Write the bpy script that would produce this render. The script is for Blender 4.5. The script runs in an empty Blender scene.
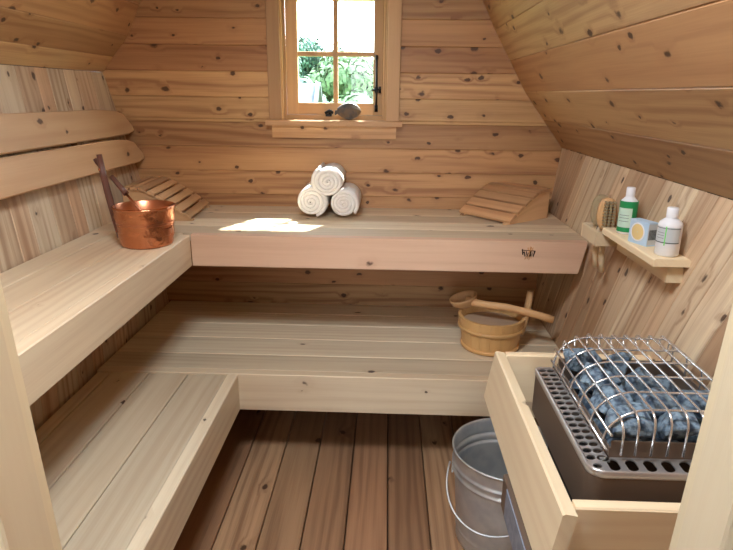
import bpy, math, random
from mathutils import Vector, Matrix, noise
R = math.radians
PI = math.pi
random.seed(7)
C = bpy.context.scene.collection
H = 1.42          # camera height above the floor
D = 2.80          # inner face of the back wall
ZU, ZL = .902, .407   # tops of the upper and lower benches
YU, YL = 2.163, 2.00  # their front faces

# ------------------------------------------------------------------ mesh helper
class MB:
    def __init__(s):
        s.v = []; s.f = []; s.w = []; s.s = []
    def face(s, idx, wc=None, smooth=False):
        s.f.append(tuple(idx)); s.s.append(smooth)
        s.w.append(wc if wc else [tuple(s.v[i]) for i in idx])
    def board(s, o, l, w, n, a, b, W, t, c=.003, a2=None, b2=None, bid=None, ca=None, cb=None):
        """plank: surface through o, length axis l from a to b (a2..b2 at the far edge), width axis w, thickness t down from n"""
        o = Vector(o); l = Vector(l).normalized(); w = Vector(w).normalized(); n = Vector(n).normalized()
        if a2 is None: a2 = a
        if b2 is None: b2 = b
        if bid is None: bid = random.random() * 100
        ca = c if ca is None else ca; cb = c if cb is None else cb
        sec = [(0, -t), (0, -ca), (ca, 0), (W - cb, 0), (W, -cb), (W, -t)]
        base = len(s.v); info = []
        for e in (0, 1):
            for (x, y) in sec:
                k = x / W
                L = (a + (a2 - a) * k) if e == 0 else (b + (b2 - b) * k)
                s.v.append(o + l * L + w * x + n * y); info.append((L, x + y, bid))
        def F(ix): s.face([base + i for i in ix], [info[i] for i in ix])
        flip = l.cross(w).dot(n) > 0
        for i in range(6):
            j = (i + 1) % 6
            q = [i, j, 6 + j, 6 + i]
            F(q if not flip else q[::-1])
        q0 = list(range(6)); q1 = [6 + i for i in range(6)]
        F(q0[::-1] if not flip else q0); F(q1 if not flip else q1[::-1])
        return s
    def box(s, x0, x1, y0, y1, z0, z1, c=.0, axis='x', bid=None):
        if axis == 'x': s.board((0, y0, z1), (1, 0, 0), (0, 1, 0), (0, 0, 1), x0, x1, y1 - y0, z1 - z0, c, bid=bid)
        elif axis == 'y': s.board((x0, 0, z1), (0, 1, 0), (1, 0, 0), (0, 0, 1), y0, y1, x1 - x0, z1 - z0, c, bid=bid)
        else: s.board((x0, y0, 0), (0, 0, 1), (1, 0, 0), (0, -1, 0), z0, z1, x1 - x0, y1 - y0, c, bid=bid)
        return s
    def grid(s, rows, close=False, smooth=True, capa=False, capb=False, bid=None):
        """rows of rings of points, lofted"""
        bid = random.random() * 100 if bid is None else bid
        base = len(s.v); m = len(rows[0]); info = []
        Ls = [0.0]
        for i in range(1, len(rows)):
            Ls.append(Ls[-1] + (sum((Vector(p) for p in rows[i]), Vector()) / m - sum((Vector(p) for p in rows[i - 1]), Vector()) / m).length)
        for i, r in enumerate(rows):
            for j, p in enumerate(r):
                s.v.append(Vector(p)); info.append((Ls[i], .05 * math.cos(2 * PI * j / m), bid))
        nj = m if close else m - 1
        for i in range(len(rows) - 1):
            for j in range(nj):
                k = (j + 1) % m
                ix = [i * m + j, i * m + k, (i + 1) * m + k, (i + 1) * m + j]
                s.face([base + q for q in ix], [info[q] for q in ix], smooth)
        if capa:
            ix = list(range(m))[::-1]; s.face([base + q for q in ix], [info[q] for q in ix])
        if capb:
            ix = [(len(rows) - 1) * m + q for q in range(m)]; s.face([base + q for q in ix], [info[q] for q in ix])
        return s
    def tube(s, pts, r, seg=8, cap=True, flat=1.0, up=(0, 0, 1), closed=False, bid=None):
        pts = [Vector(p) for p in pts]; rows = []
        n = len(pts); prev = None
        for i, p in enumerate(pts):
            t = (pts[(i + 1) % n] - pts[i - 1]) if closed else (pts[min(i + 1, n - 1)] - pts[max(i - 1, 0)])
            t.normalize()
            u = prev if prev is not None else Vector(up)
            a = t.cross(u)
            if a.length < 1e-4: a = t.cross(Vector((1, 0.1, 0)))
            a.normalize(); b = a.cross(t).normalized(); prev = b
            rr = r(i / max(1, n - 1)) if callable(r) else r
            if isinstance(rr, tuple): ra, rb = rr
            else: ra, rb = rr, rr * flat
            rows.append([p + a * math.cos(2 * PI * k / seg) * ra + b * math.sin(2 * PI * k / seg) * rb for k in range(seg)])
        if closed: rows.append(rows[0])
        return s.grid(rows, close=True, capa=cap and not closed, capb=cap and not closed, bid=bid)
    def lathe(s, prof, c=(0, 0, 0), seg=32, M=None, bid=None):
        rows = []
        for (r, z) in prof:
            row = []
            for k in range(seg):
                p = Vector((r * math.cos(2 * PI * k / seg), r * math.sin(2 * PI * k / seg), z))
                row.append((M @ p if M else p) + Vector(c))
            rows.append(row)
        return s.grid(rows, close=True, bid=bid)
    def build(s, name, mat, parent=None, loc=None, rotz=0):
        me = bpy.data.meshes.new(name)
        org = Vector(loc) if loc is not None else Vector()
        me.from_pydata([tuple(Vector(p) - org) for p in s.v], [], s.f)
        at = me.attributes.new('wc', 'FLOAT_VECTOR', 'CORNER')
        flat = []
        for w in s.w:
            for q in w: flat.extend(q)
        at.data.foreach_set('vector', flat)
        me.polygons.foreach_set('use_smooth', s.s)
        me.materials.append(mat); me.update()
        o = bpy.data.objects.new(name, me); C.objects.link(o)
        if loc is not None: o.location = loc
        if parent: o.parent = parent
        return o

def tag(o, label=None, cat=None, group=None, kind=None):
    if label: o['label'] = label
    if cat: o['category'] = cat
    if group: o['group'] = group
    if kind: o['kind'] = kind
    return o
def thing(name, label, cat, loc=(0, 0, 0), group=None, rotz=0):
    o = bpy.data.objects.new(name, None); C.objects.link(o)
    o.empty_display_size = .05; o.location = loc; o.rotation_euler = (0, 0, rotz)
    return tag(o, label, cat, group)
def under(mb, name, mat, root):
    """part given in world coordinates, parented below root placed at root.location (no rotation)"""
    o = mb.build(name, mat, root, loc=None)
    o.matrix_parent_inverse = Matrix.Translation(-root.location)
    return o

# ------------------------------------------------------------------ materials
def newmat(name):
    m = bpy.data.materials.new(name); m.use_nodes = True
    nt = m.node_tree; nt.nodes.clear()
    out = nt.nodes.new('ShaderNodeOutputMaterial'); b = nt.nodes.new('ShaderNodeBsdfPrincipled')
    nt.links.new(b.outputs[0], out.inputs[0])
    return m, nt, b
def N(nt, t, **k):
    n = nt.nodes.new(t)
    for a, v in k.items(): setattr(n, a, v)
    return n
def math_(nt, op, a, b=None, c=None, clamp=False):
    n = N(nt, 'ShaderNodeMath', operation=op, use_clamp=clamp)
    for i, v in enumerate((a, b, c)):
        if v is None: continue
        if isinstance(v, (int, float)): n.inputs[i].default_value = v
        else: nt.links.new(v, n.inputs[i])
    return n.outputs[0]
def mix(nt, f, a, b, mode='MIX'):
    n = N(nt, 'ShaderNodeMix', data_type='RGBA', blend_type=mode)
    for s_, v in ((0, f), (6, a), (7, b)):
        if isinstance(v, (int, float)): n.inputs[s_].default_value = v
        elif isinstance(v, tuple): n.inputs[s_].default_value = v + (1,) if len(v) == 3 else v
        else: nt.links.new(v, n.inputs[s_])
    return n.outputs[2]
def comb(nt, x, y, z):
    n = N(nt, 'ShaderNodeCombineXYZ')
    for i, v in enumerate((x, y, z)):
        if isinstance(v, (int, float)): n.inputs[i].default_value = v
        else: nt.links.new(v, n.inputs[i])
    return n.outputs[0]
def smooth(nt, v, lo, hi, o0=0., o1=1.):
    n = N(nt, 'ShaderNodeMapRange', interpolation_type='SMOOTHSTEP')
    nt.links.new(v, n.inputs[0])
    for i, x in zip((1, 2, 3, 4), (lo, hi, o0, o1)): n.inputs[i].default_value = x
    return n.outputs[0]
def srgb(r, g, b):
    f = lambda c: (c / 255 / 12.92) if c / 255 <= .04045 else ((c / 255 + .055) / 1.055) ** 2.4
    return (f(r), f(g), f(b))
def wood(name, light, mid, dark, knots=.5, rough=.5, ring=.017, contrast=.55, knot_col=None, coat=0, sat=.92):
    m, nt, b = newmat(name)
    at = N(nt, 'ShaderNodeAttribute', attribute_name='wc'); sp = N(nt, 'ShaderNodeSeparateXYZ')
    nt.links.new(at.outputs['Vector'], sp.inputs[0]); L, W, I = sp.outputs
    # board identity
    wn = N(nt, 'ShaderNodeTexWhiteNoise', noise_dimensions='1D'); nt.links.new(math_(nt, 'FLOOR', math_(nt, 'MULTIPLY', I, 37.)), wn.inputs['W'])
    rs = N(nt, 'ShaderNodeSeparateColor'); nt.links.new(wn.outputs['Color'], rs.inputs[0])
    def nz(sx, sy, det, off=0.):
        n = N(nt, 'ShaderNodeTexNoise'); n.inputs['Scale'].default_value = 1; n.inputs['Detail'].default_value = det
        nt.links.new(comb(nt, math_(nt, 'MULTIPLY', L, sx), math_(nt, 'MULTIPLY', W, sy), math_(nt, 'ADD', math_(nt, 'MULTIPLY', I, 3.7), off)), n.inputs['Vector'])
        return n.outputs['Fac']
    # knots
    vo = N(nt, 'ShaderNodeTexVoronoi', voronoi_dimensions='2D'); vo.inputs['Scale'].default_value = 1
    nt.links.new(comb(nt, math_(nt, 'ADD', math_(nt, 'MULTIPLY', L, 6.5), math_(nt, 'MULTIPLY', I, 9.7)), math_(nt, 'ADD', math_(nt, 'MULTIPLY', W, 9.5), math_(nt, 'MULTIPLY', I, 3.3)), 0.), vo.inputs['Vector'])
    vc = N(nt, 'ShaderNodeSeparateColor'); nt.links.new(vo.outputs['Color'], vc.inputs[0])
    gate = math_(nt, 'LESS_THAN', vc.outputs[0], knots)
    size = math_(nt, 'MULTIPLY_ADD', math_(nt, 'POWER', vc.outputs[1], 1.5), 1.1, .62)
    d = math_(nt, 'DIVIDE', math_(nt, 'ADD', vo.outputs['Distance'], math_(nt, 'MULTIPLY', math_(nt, 'SUBTRACT', nz(28, 38, 3, 4.), .5), .30)), size)
    core = math_(nt, 'MULTIPLY', gate, smooth(nt, d, .035, .085, 1., 0.))
    halo = math_(nt, 'MULTIPLY', gate, smooth(nt, d, .05, .28, 1., 0.))
    # rings
    warp = nz(.9, 7., 2)
    ph = math_(nt, 'ADD', math_(nt, 'DIVIDE', W, ring), math_(nt, 'ADD', math_(nt, 'MULTIPLY', warp, 5.5), math_(nt, 'MULTIPLY', halo, 1.3)))
    ringv = math_(nt, 'MULTIPLY_ADD', math_(nt, 'SINE', math_(nt, 'MULTIPLY', ph, 3.1)), .5, .5)
    ringv = math_(nt, 'POWER', ringv, 1.7)
    fib = nz(5., 260., 3, 9.)
    broad = nz(1.3, 16., 3, 2.)
    g = math_(nt, 'ADD', math_(nt, 'MULTIPLY', math_(nt, 'MULTIPLY', ringv, smooth(nt, nz(.8, 11., 2, 17.), .35, .65)), .30), math_(nt, 'ADD', math_(nt, 'MULTIPLY', fib, .35), math_(nt, 'MULTIPLY', broad, .75)))
    gm = smooth(nt, g, .35, .95)
    tone = rs.outputs[0]
    basec = mix(nt, tone, light, mid)
    midd = mix(nt, math_(nt, 'MULTIPLY', gm, contrast), basec, dark)
    midd = mix(nt, math_(nt, 'MULTIPLY', halo, .22), midd, dark)
    kc = knot_col or srgb(62, 34, 22)
    col = mix(nt, math_(nt, 'MULTIPLY', core, .88), midd, kc)
    val = N(nt, 'ShaderNodeHueSaturation'); nt.links.new(col, val.inputs['Color'])
    nt.links.new(math_(nt, 'MULTIPLY_ADD', rs.outputs[1], .34, .72), val.inputs['Value'])
    val.inputs['Saturation'].default_value = sat; val.inputs['Hue'].default_value = .502
    nt.links.new(val.outputs[0], b.inputs['Base Color'])
    b.inputs['Roughness'].default_value = rough
    b.inputs['Specular IOR Level'].default_value = .35
    if coat: b.inputs['Coat Weight'].default_value = coat; b.inputs['Coat Roughness'].default_value = .25
    bp = N(nt, 'ShaderNodeBump'); bp.inputs['Strength'].default_value = .12; bp.inputs['Distance'].default_value = .002
    nt.links.new(math_(nt, 'SUBTRACT', fib, core), bp.inputs['Height']); nt.links.new(bp.outputs[0], b.inputs['Normal'])
    return m
def plain(name, col, rough=.5, metal=0., bump=None, var=None, spec=.5):
    """bump = (kind, scale, strength); var = (colour2, scale)"""
    m, nt, b = newmat(name)
    b.inputs['Base Color'].default_value = col + (1,)
    b.inputs['Roughness'].default_value = rough; b.inputs['Metallic'].default_value = metal
    b.inputs['Specular IOR Level'].default_value = spec
    tc = N(nt, 'ShaderNodeTexCoord')
    if var:
        n = N(nt, 'ShaderNodeTexNoise'); n.inputs['Scale'].default_value = var[1]; n.inputs['Detail'].default_value = 5
        nt.links.new(tc.outputs['Object'], n.inputs['Vector'])
        nt.links.new(mix(nt, smooth(nt, n.outputs['Fac'], .35, .65), col, var[0]), b.inputs['Base Color'])
    if bump:
        k, sc, st = bump
        if k == 'voronoi':
            n = N(nt, 'ShaderNodeTexVoronoi', feature='SMOOTH_F1'); n.inputs['Scale'].default_value = sc; o = n.outputs['Distance']
        else:
            n = N(nt, 'ShaderNodeTexNoise'); n.inputs['Scale'].default_value = sc; n.inputs['Detail'].default_value = 4; o = n.outputs['Fac']
        nt.links.new(tc.outputs['Object'], n.inputs['Vector'])
        bp = N(nt, 'ShaderNodeBump'); bp.inputs['Strength'].default_value = st; bp.inputs['Distance'].default_value = .004
        nt.links.new(o, bp.inputs['Height']); nt.links.new(bp.outputs[0], b.inputs['Normal'])
    return m

WALLW = wood('back_wall_cedar', srgb(214, 168, 110), srgb(182, 126, 76), srgb(138, 84, 46), knots=.72, contrast=.8)
CEILW = wood('ceiling_cedar', srgb(220, 180, 126), srgb(192, 142, 92), srgb(152, 98, 58), knots=.6, contrast=.65)
SIDEW = wood('side_wall_cedar', srgb(236, 216, 180), srgb(204, 162, 120), srgb(160, 112, 74), knots=.5, contrast=.75, sat=.86)
BENCHW = wood('bench_cedar', srgb(232, 216, 184), srgb(218, 194, 158), srgb(188, 150, 112), knots=.12, contrast=.5, sat=.86)
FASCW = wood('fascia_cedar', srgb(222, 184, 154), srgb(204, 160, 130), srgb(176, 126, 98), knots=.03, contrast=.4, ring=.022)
FLOORW = wood('floor_cedar', srgb(196, 152, 110), srgb(156, 108, 74), srgb(116, 76, 50), knots=.08, contrast=.7, rough=.5)
PALEW = wood('guard_pine', srgb(238, 218, 180), srgb(230, 206, 168), srgb(206, 168, 126), knots=.12, contrast=.35, sat=.9)
BACKW = wood('backrest_cedar', srgb(216, 178, 134), srgb(206, 164, 120), srgb(176, 128, 86), knots=.08, contrast=.38, ring=.03)
JAMBW = wood('door_jamb_pine', srgb(232, 216, 186), srgb(226, 204, 170), srgb(206, 172, 132), knots=.05, contrast=.3)
WINW = wood('window_pine', srgb(206, 158, 100), srgb(190, 142, 84), srgb(164, 112, 62), knots=.03, contrast=.3)
CASEW = wood('casing_cedar', srgb(206, 160, 110), srgb(194, 146, 98), srgb(160, 112, 70), knots=.05, contrast=.4)
HEADW = wood('headrest_cedar', srgb(222, 178, 128), srgb(204, 152, 104), srgb(160, 106, 66), knots=.14, contrast=.5)
BUCKW = wood('bucket_pine', srgb(228, 178, 108), srgb(220, 164, 92), srgb(194, 134, 70), knots=0, contrast=.35, coat=.25)
LADW = wood('ladle_alder', srgb(222, 174, 118), srgb(214, 162, 104), srgb(186, 130, 78), knots=0, contrast=.3, ring=.008)
DARKW = wood('dark_handle_wood', srgb(120, 76, 62), srgb(104, 62, 50), srgb(70, 40, 34), knots=0, contrast=.5, rough=.35)
COPPER = plain('hammered_copper', srgb(206, 140, 104), .26, 1., ('voronoi', 95, .35))
COPPER_IN = plain('copper_plain', srgb(200, 136, 104), .3, 1.)
GALV = plain('galvanized_steel', srgb(206, 208, 208), .4, .7, ('noise', 60, .03), (srgb(188, 192, 196), 18))
STEEL = plain('polished_steel_wire', srgb(226, 226, 228), .22, .85)
RIMST = plain('stainless_rim', srgb(204, 202, 202), .3, .8)
TAUPE = plain('taupe_enamel', srgb(118, 100, 86), .42, .35)
DARKM = plain('dark_steel_interior', srgb(40, 38, 38), .6, .6)
BLACK = plain('black_iron', srgb(26, 25, 25), .45, .6)
STONE = plain('sauna_stone', srgb(132, 152, 168), .8, 0, ('noise', 130, 1.), (srgb(56, 72, 92), 68))
PEB = plain('sill_pebble', srgb(104, 84, 66), .6, 0, ('noise', 60, .3), (srgb(66, 64, 66), 30))
TOWEL = plain('white_terry', srgb(236, 232, 228), .95, 0, ('noise', 420, .9), spec=.1)
WHITE = plain('white_plastic', srgb(232, 234, 240), .3)
GREENL = plain('green_label', srgb(28, 142, 84), .4)
MINT = plain('pale_mint_label', srgb(196, 222, 208), .5)
GREYL = plain('pale_grey_label', srgb(196, 202, 206), .5)
DGREY = plain('dark_print', srgb(70, 78, 84), .6)
LIME = plain('lime_stripe', srgb(110, 220, 110), .5)
BLUEB = plain('pale_blue_card', srgb(182, 208, 232), .5)
SOAPC = plain('yellow_soap', srgb(226, 200, 142), .5)
LABEL = plain('blue_grey_data_plate', srgb(142, 152, 168), .4, .1, None, (srgb(120, 132, 150), 45))
BRIST = plain('natural_bristle', srgb(170, 154, 122), .9, 0, ('noise', 500, .8))
BURN = plain('burned_wood', srgb(44, 26, 20), .9)
TANP = plain('tan_paint', srgb(196, 140, 78), .7)
def leafmat(name, a, b_):
    return plain(name, a, .7, 0, None, (b_, 3))
LEAF1 = leafmat('leaf_green', srgb(58, 84, 48), srgb(84, 110, 64))
LEAF2 = leafmat('leaf_blue_green', srgb(36, 68, 54), srgb(58, 94, 70))
BARK = plain('bark', srgb(96, 78, 62), .9)
SHINGLE = plain('grey_shingle', srgb(80, 84, 88), .95, 0, ('noise', 20, .5), (srgb(68, 72, 78), 6))
BLUETRIM = plain('slate_trim', srgb(86, 100, 118), .7)
SIDING = plain('pale_siding', srgb(190, 186, 176), .8)
GRASS = plain('meadow_grass', srgb(92, 128, 60), .9, 0, None, (srgb(120, 150, 78), 1.5))

# thin window glass: clear with a fresnel reflection
GL = bpy.data.materials.new('window_glass'); GL.use_nodes = True; nt = GL.node_tree; nt.nodes.clear()
o_ = N(nt, 'ShaderNodeOutputMaterial'); tr = N(nt, 'ShaderNodeBsdfTransparent'); gl = N(nt, 'ShaderNodeBsdfGlossy'); gl.inputs['Roughness'].default_value = .02
mx = N(nt, 'ShaderNodeMixShader'); mx.inputs[0].default_value = .015
tr.inputs[0].default_value = (.94, .98, .97, 1)
nt.links.new(tr.outputs[0], mx.inputs[1]); nt.links.new(gl.outputs[0], mx.inputs[2]); nt.links.new(mx.outputs[0], o_.inputs[0])

# ------------------------------------------------------------------ profile of the cabin
KL = (-1.307, 1.503); KR = (.801, 1.196)
leftp = [(-1.085, 0.), (-1.10, .40), (-1.15, .90), KL]
rightp = [(.722, 0.), (.740, .407), (.768, .90), KR]
ceilR = [KR, (.61, 1.44), (.532, 1.572), (.457, 1.697), (.395, 1.817), (.29, 2.02), (-.25, 2.36)]
ceilL = [KL, (-1.253, 1.570), (-1.174, 1.66), (-1.110, 1.787), (-.96, 2.02), (-.25, 2.36)]
def prof_x(poly, z):
    for (x0, z0), (x1, z1) in zip(poly, poly[1:]):
        if z0 <= z <= z1 + 1e-9: return x0 + (x1 - x0) * (z - z0) / (z1 - z0)
    return poly[-1][0]
xl = lambda z: prof_x(leftp + ceilL[1:], z)
xr = lambda z: prof_x(rightp + ceilR[1:], z)
YF = .46   # inner face of the front wall

# floor: deck boards running away from the door
mb = MB()
x = .0275 - .1435 * 8
while x < .80:
    mb.board((x + .002, 0, 0), (0, 1, 0), (1, 0, 0), (0, 0, 1), .36, D + .02, .1395, .03, .003); x += .1435
fl = mb.build('floor', FLOORW); tag(fl, kind='structure')
sub = MB().box(-1.3, .95, .34, D + .1, -.08, -.032); tag(sub.build('floor_2', DARKM), kind='structure')

# back wall: horizontal tongue and groove round the window opening
WX0, WX1, WZ0, WZ1 = -.496, -.004, 1.307, 1.885
mb = MB(); z = 1.4035 - .1114 * 13
while z < 2.36:
    z1 = z + .1114; a, b = max(z, -.03), min(z1, 2.355)
    if b - a > .01:
        def piece(x0, x1, lo, hi, xa=None, xb=None, bid=None):
            mb.board((0, D, lo), (1, 0, 0), (0, 0, 1), (0, -1, 0), x0, x1, hi - lo, .03, .0032, xa, xb, bid)
        la, lb, ra, rb = xl(max(a, 0)) - .02, xl(max(b, 0)) - .02, xr(max(a, 0)) + .02, xr(max(b, 0)) + .02
        bid = random.random() * 100
        if b <= WZ0 + .004 or a >= WZ1 - .004: piece(la, ra, a, b, lb, rb, bid)
        else:
            if a < WZ0 - .01: piece(la, ra, a, WZ0, xl(WZ0) - .02, xr(WZ0) + .02, bid); a = WZ0; la, ra = xl(a) - .02, xr(a) + .02
            if b > WZ1 + .01: piece(xl(WZ1) - .02, xr(WZ1) + .02, WZ1, b, lb, rb, bid); b = WZ1; lb, rb = xl(b) - .02, xr(b) + .02
            piece(la, WX0, a, b, lb, WX0, bid); piece(WX1, ra, a, b, WX1, rb, bid)
    z = z1
tag(mb.build('wall_back', WALLW), kind='structure')

# side walls: boards standing up the tilted walls
def side_wall(name, poly, sgn, slant, bw=.098):
    m_ = MB()
    for (x0, z0), (x1, z1) in zip(poly, poly[1:]):
        up = Vector((x1 - x0, 0, z1 - z0)); ln = up.length; up.normalize()
        n = Vector((-up.z * sgn, 0, up.x * sgn))      # towards the room
        # boards as parallelograms: width along Y, length up the wall, offset along Y with height
        y = YF - 1.2; k = 0
        while y < D + 1.6:
            w_ = [bw, bw * .8, bw * 1.15, bw, bw * .7][k % 5]
            rnd = random.Random(k * 7.31 + sgn)
            bid = rnd.random() * 100
            ya, yb = y - slant * z0, y - slant * z1     # near edge at the segment's foot and head
            c = .0028; t = .022
            def pt(yy, h, nn):
                p = Vector((x0, 0, z0)) + up * h; p += n * nn; p.y = yy; return p
            sec = [(0, -t), (0, -c), (c, 0), (w_ - c, 0), (w_, -c), (w_, -t)]
            if max(ya, yb) + w_ > YF and min(ya, yb) < D:
                base = len(m_.v); info = []
                for (h, y0) in ((0., ya), (ln, yb)):
                    for (s_, nn) in sec:
                        yy = y0 + s_
                        m_.v.append(pt(min(max(yy, YF), D + .01), h, nn)); info.append((z0 + h, s_ + nn, bid))
                for i in range(5):
                    q = [i, i + 1, 7 + i, 6 + i]
                    if sgn > 0: q = q[::-1]
                    m_.face([base + j for j in q], [info[j] for j in q])
            y += w_; k += 1
    o = m_.build(name, SIDEW); tag(o, kind='structure'); return o
side_wall('wall_left', leftp, -1, -.22, .118)
side_wall('wall_right', rightp, 1, .46, .098)

# ceiling: two arched slopes of long boards
mb = MB()
def slope(poly, sgn, widths):
    segs = []
    for (p, q) in zip(poly, poly[1:]):
        a = Vector((p[0], 0, p[1])); b = Vector((q[0], 0, q[1])); ln = (b - a).length
        n_ = max(1, round(ln / .125)); up = (b - a).normalized(); nrm = Vector((-up.z * sgn, 0, up.x * sgn))
        for i in range(n_):
            o = a + up * (ln * i / n_)
            mb.board(o, (0, 1, 0), up, nrm, YF - .02, D + .01, ln / n_, .022, .003)
slope(ceilR, 1, None); slope(ceilL, -1, None)
tag(mb.build('ceiling', CEILW), kind='structure')

# outer shell so that no sky leaks through the joints
mb = MB(); ring = leftp + ceilL[1:] + list(reversed(ceilR[:-1])) + list(reversed(rightp))
cx_, cz_ = -.25, 1.1
def off(p, d):
    v = Vector((p[0] - cx_, 0, p[1] - cz_)); v = v.normalized() * d; return (p[0] + v.x, p[1] + v.z)
inn = [off(p, .045) for p in ring]; out = [off(p, .075) for p in ring]
r0 = [[(x_, y_, z_) for (x_, z_) in inn] for y_ in (.36, D + .10)]
r1 = [[(x_, y_, z_) for (x_, z_) in out] for y_ in (.36, D + .10)]
mb.grid([r0[0], r0[1], r1[1], r1[0], r0[0]], close=True, smooth=False)
tag(mb.build('ceiling_2', DARKM), kind='structure')
# outer skin of the back wall (four panels round the window)
mb = MB()
for (x0, x1, z0, z1) in ((-1.33, WX0, -.08, 1.5), (WX1, .85, -.08, 1.3), (WX0, WX1, -.08, WZ0), (-1.25, WX0, 1.5, 1.95), (WX1, .5, 1.3, 1.95), (-1.0, .35, WZ1, 2.3)):
    mb.box(x0, x1, D + .035, D + .06 + .002 * len(mb.f) / 8, z0, z1)
tag(mb.build('wall_back_2', DARKM), kind='structure')

# front wall beside and over the doorway
DX0, DX1, DZ = -.36, .325, 2.0
mb = MB()
def fp(x0, x1, z0, z1, xa=None, xb=None):
    mb.board((0, YF, z0), (1, 0, 0), (0, 0, 1), (0, 1, 0), x0, x1, z1 - z0, .05, .003, xa, xb)
z = 0.
while z < 2.34:
    z1 = min(z + .112, 2.34)
    if z < DZ: fp(xl(z), DX0, z, z1, xl(z1), DX0); fp(DX1, xr(z), z, z1, DX1, xr(z1))
    else: fp(xl(z), xr(z), z, z1, xl(z1), xr(z1))
    z = z1
tag(mb.build('wall_front', WALLW), kind='structure')

# door frame, seen from just outside the doorway
dr = thing('door_1', None, None, (0, .42, 0)); tag(dr, kind='structure')
def lean(xi, sgn):
    # jamb lining; its face leans a little towards the opening at the foot
    zb, zt = 0., 2.0
    xf = lambda z_: xi + sgn * .05 * (z_ - 1.1)
    m_ = MB(); th = .03
    m_.board((xf(zb), .385, zb), (xf(zt) - xf(zb), 0, zt - zb), (0, 1, 0), (-sgn, 0, 0), 0, math.hypot(zt, xf(zt) - xf(zb)), .055, th, .002)
    under(m_, 'door_jamb', JAMBW, dr)
    m_ = MB()
    m_.board((xf(zb) + sgn * .0055, .4402, zb), (xf(zt) - xf(zb), 0, zt - zb), (0, 1, 0), (-sgn, 0, 0), 0, math.hypot(zt, xf(zt) - xf(zb)), .0195, .03, .003)
    under(m_, 'door_stop', PALEW, dr)
    m_ = MB()
    m_.board((xf(zb) + sgn * .002, .389, zb), (xf(zt) - xf(zb), 0, zt - zb), (sgn, 0, 0), (0, -1, 0), 0, math.hypot(zt, xf(zt) - xf(zb)), .11, .02, .003)
    under(m_, 'door_casing', JAMBW, dr)
lean(-.3055, -1); lean(.2655, 1)
m_ = MB().box(-.38, .34, .392, .458, 2.0, 2.03); under(m_, 'door_head', JAMBW, dr)

# ------------------------------------------------------------------ window
wi = thing('window_1', None, None, (-.25, D, 1.3)); tag(wi, kind='structure')
def wbox(name, mat, *boxes, ax='x', c=.002):
    m_ = MB()
    for b_ in boxes:
        a_ = 'z' if (b_[5] - b_[4]) > (b_[1] - b_[0]) else 'x'
        m_.box(*b_, c=c, axis=a_)
    return under(m_, name, mat, wi)
wbox('window_casing', CASEW, (-.547, -.490, D - .020, D - .0005, 1.305, 1.96))
wbox('window_casing', CASEW, (-.010, .048, D - .020, D - .0005, 1.305, 1.96))
wbox('window_casing', CASEW, (-.490, -.010, D - .020, D - .0005, 1.874, 1.96))
wbox('window_jamb', WINW, (-.496, -.481, D - .012, D + .07, 1.300, 1.885), (-.019, -.004, D - .012, D + .07, 1.3, 1.885), (-.481, -.019, D - .010, D + .07, 1.87, 1.885))
wbox('window_stop', WINW, (-.481, -.470, D + .012, D + .028, 1.306, 1.87), (-.030, -.019, D + .012, D + .028, 1.306, 1.87), (-.47, -.03, D + .012, D + .056, 1.306, 1.328))
wbox('sill', CASEW, (-.560, .062, D - .048, D + .07, 1.282, 1.306), c=.004)
wbox('apron', WALLW, (-.535, .036, D - .019, D - .0005, 1.226, 1.282))
ys0, ys1 = D + .028, D + .056
wbox('sash', WINW, (-.470, -.417, ys0, ys1, 1.329, 1.868), (-.073, -.030, ys0, ys1, 1.329, 1.868), (-.417, -.073, ys0, ys1, 1.329, 1.382), (-.417, -.073, ys0, ys1, 1.816, 1.868))
wbox('muntin', WINW, (-.2555, -.2345, ys0 + .004, ys1 - .004, 1.382, 1.816)); wbox('muntin', WINW, (-.417, -.073, ys0 + .005, ys1 - .005, 1.584, 1.604))
for (x0, x1) in ((-.417, -.254), (-.236, -.073)):
    for (z0, z1) in ((1.382, 1.586), (1.602, 1.816)):
        m_ = MB().box(x0, x1, D + .040, D + .044, z0, z1); under(m_, 'window_pane', GL, wi)
# iron bolt on the right stile and the small catch beside the pebble
m_ = MB().tube([(-.058, D + .015, 1.352), (-.058, D + .015, 1.585)], .0048, 8); m_.tube([(-.058, D + .018, 1.345), (-.058, D + .018, 1.375)], .008, 8)
m_.tube([(-.058, D + .018, 1.572), (-.058, D + .018, 1.59)], .007, 8)
under(m_, 'window_bolt', BLACK, wi)
m_ = MB().tube([(-.080, D + .008, 1.440), (-.036, D + .008, 1.444)], .0045, 8); m_.tube([(-.042, D + .006, 1.428), (-.042, D + .006, 1.456)], .006, 8); m_.box(-.066, -.050, D + .012, D + .028, 1.430, 1.454)
under(m_, 'bolt_knob', BLACK, wi)
m_ = MB().box(-.290, -.262, D + .006, D + .028, 1.322, 1.334); m_.tube([(-.292, D + .004, 1.336), (-.272, D + .004, 1.348), (-.254, D + .004, 1.338)], .007, 8); m_.tube([(-.270, D + .012, 1.330), (-.270, D + .012, 1.352)], .008, 8)
under(m_, 'window_catch', BLACK, wi)

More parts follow.
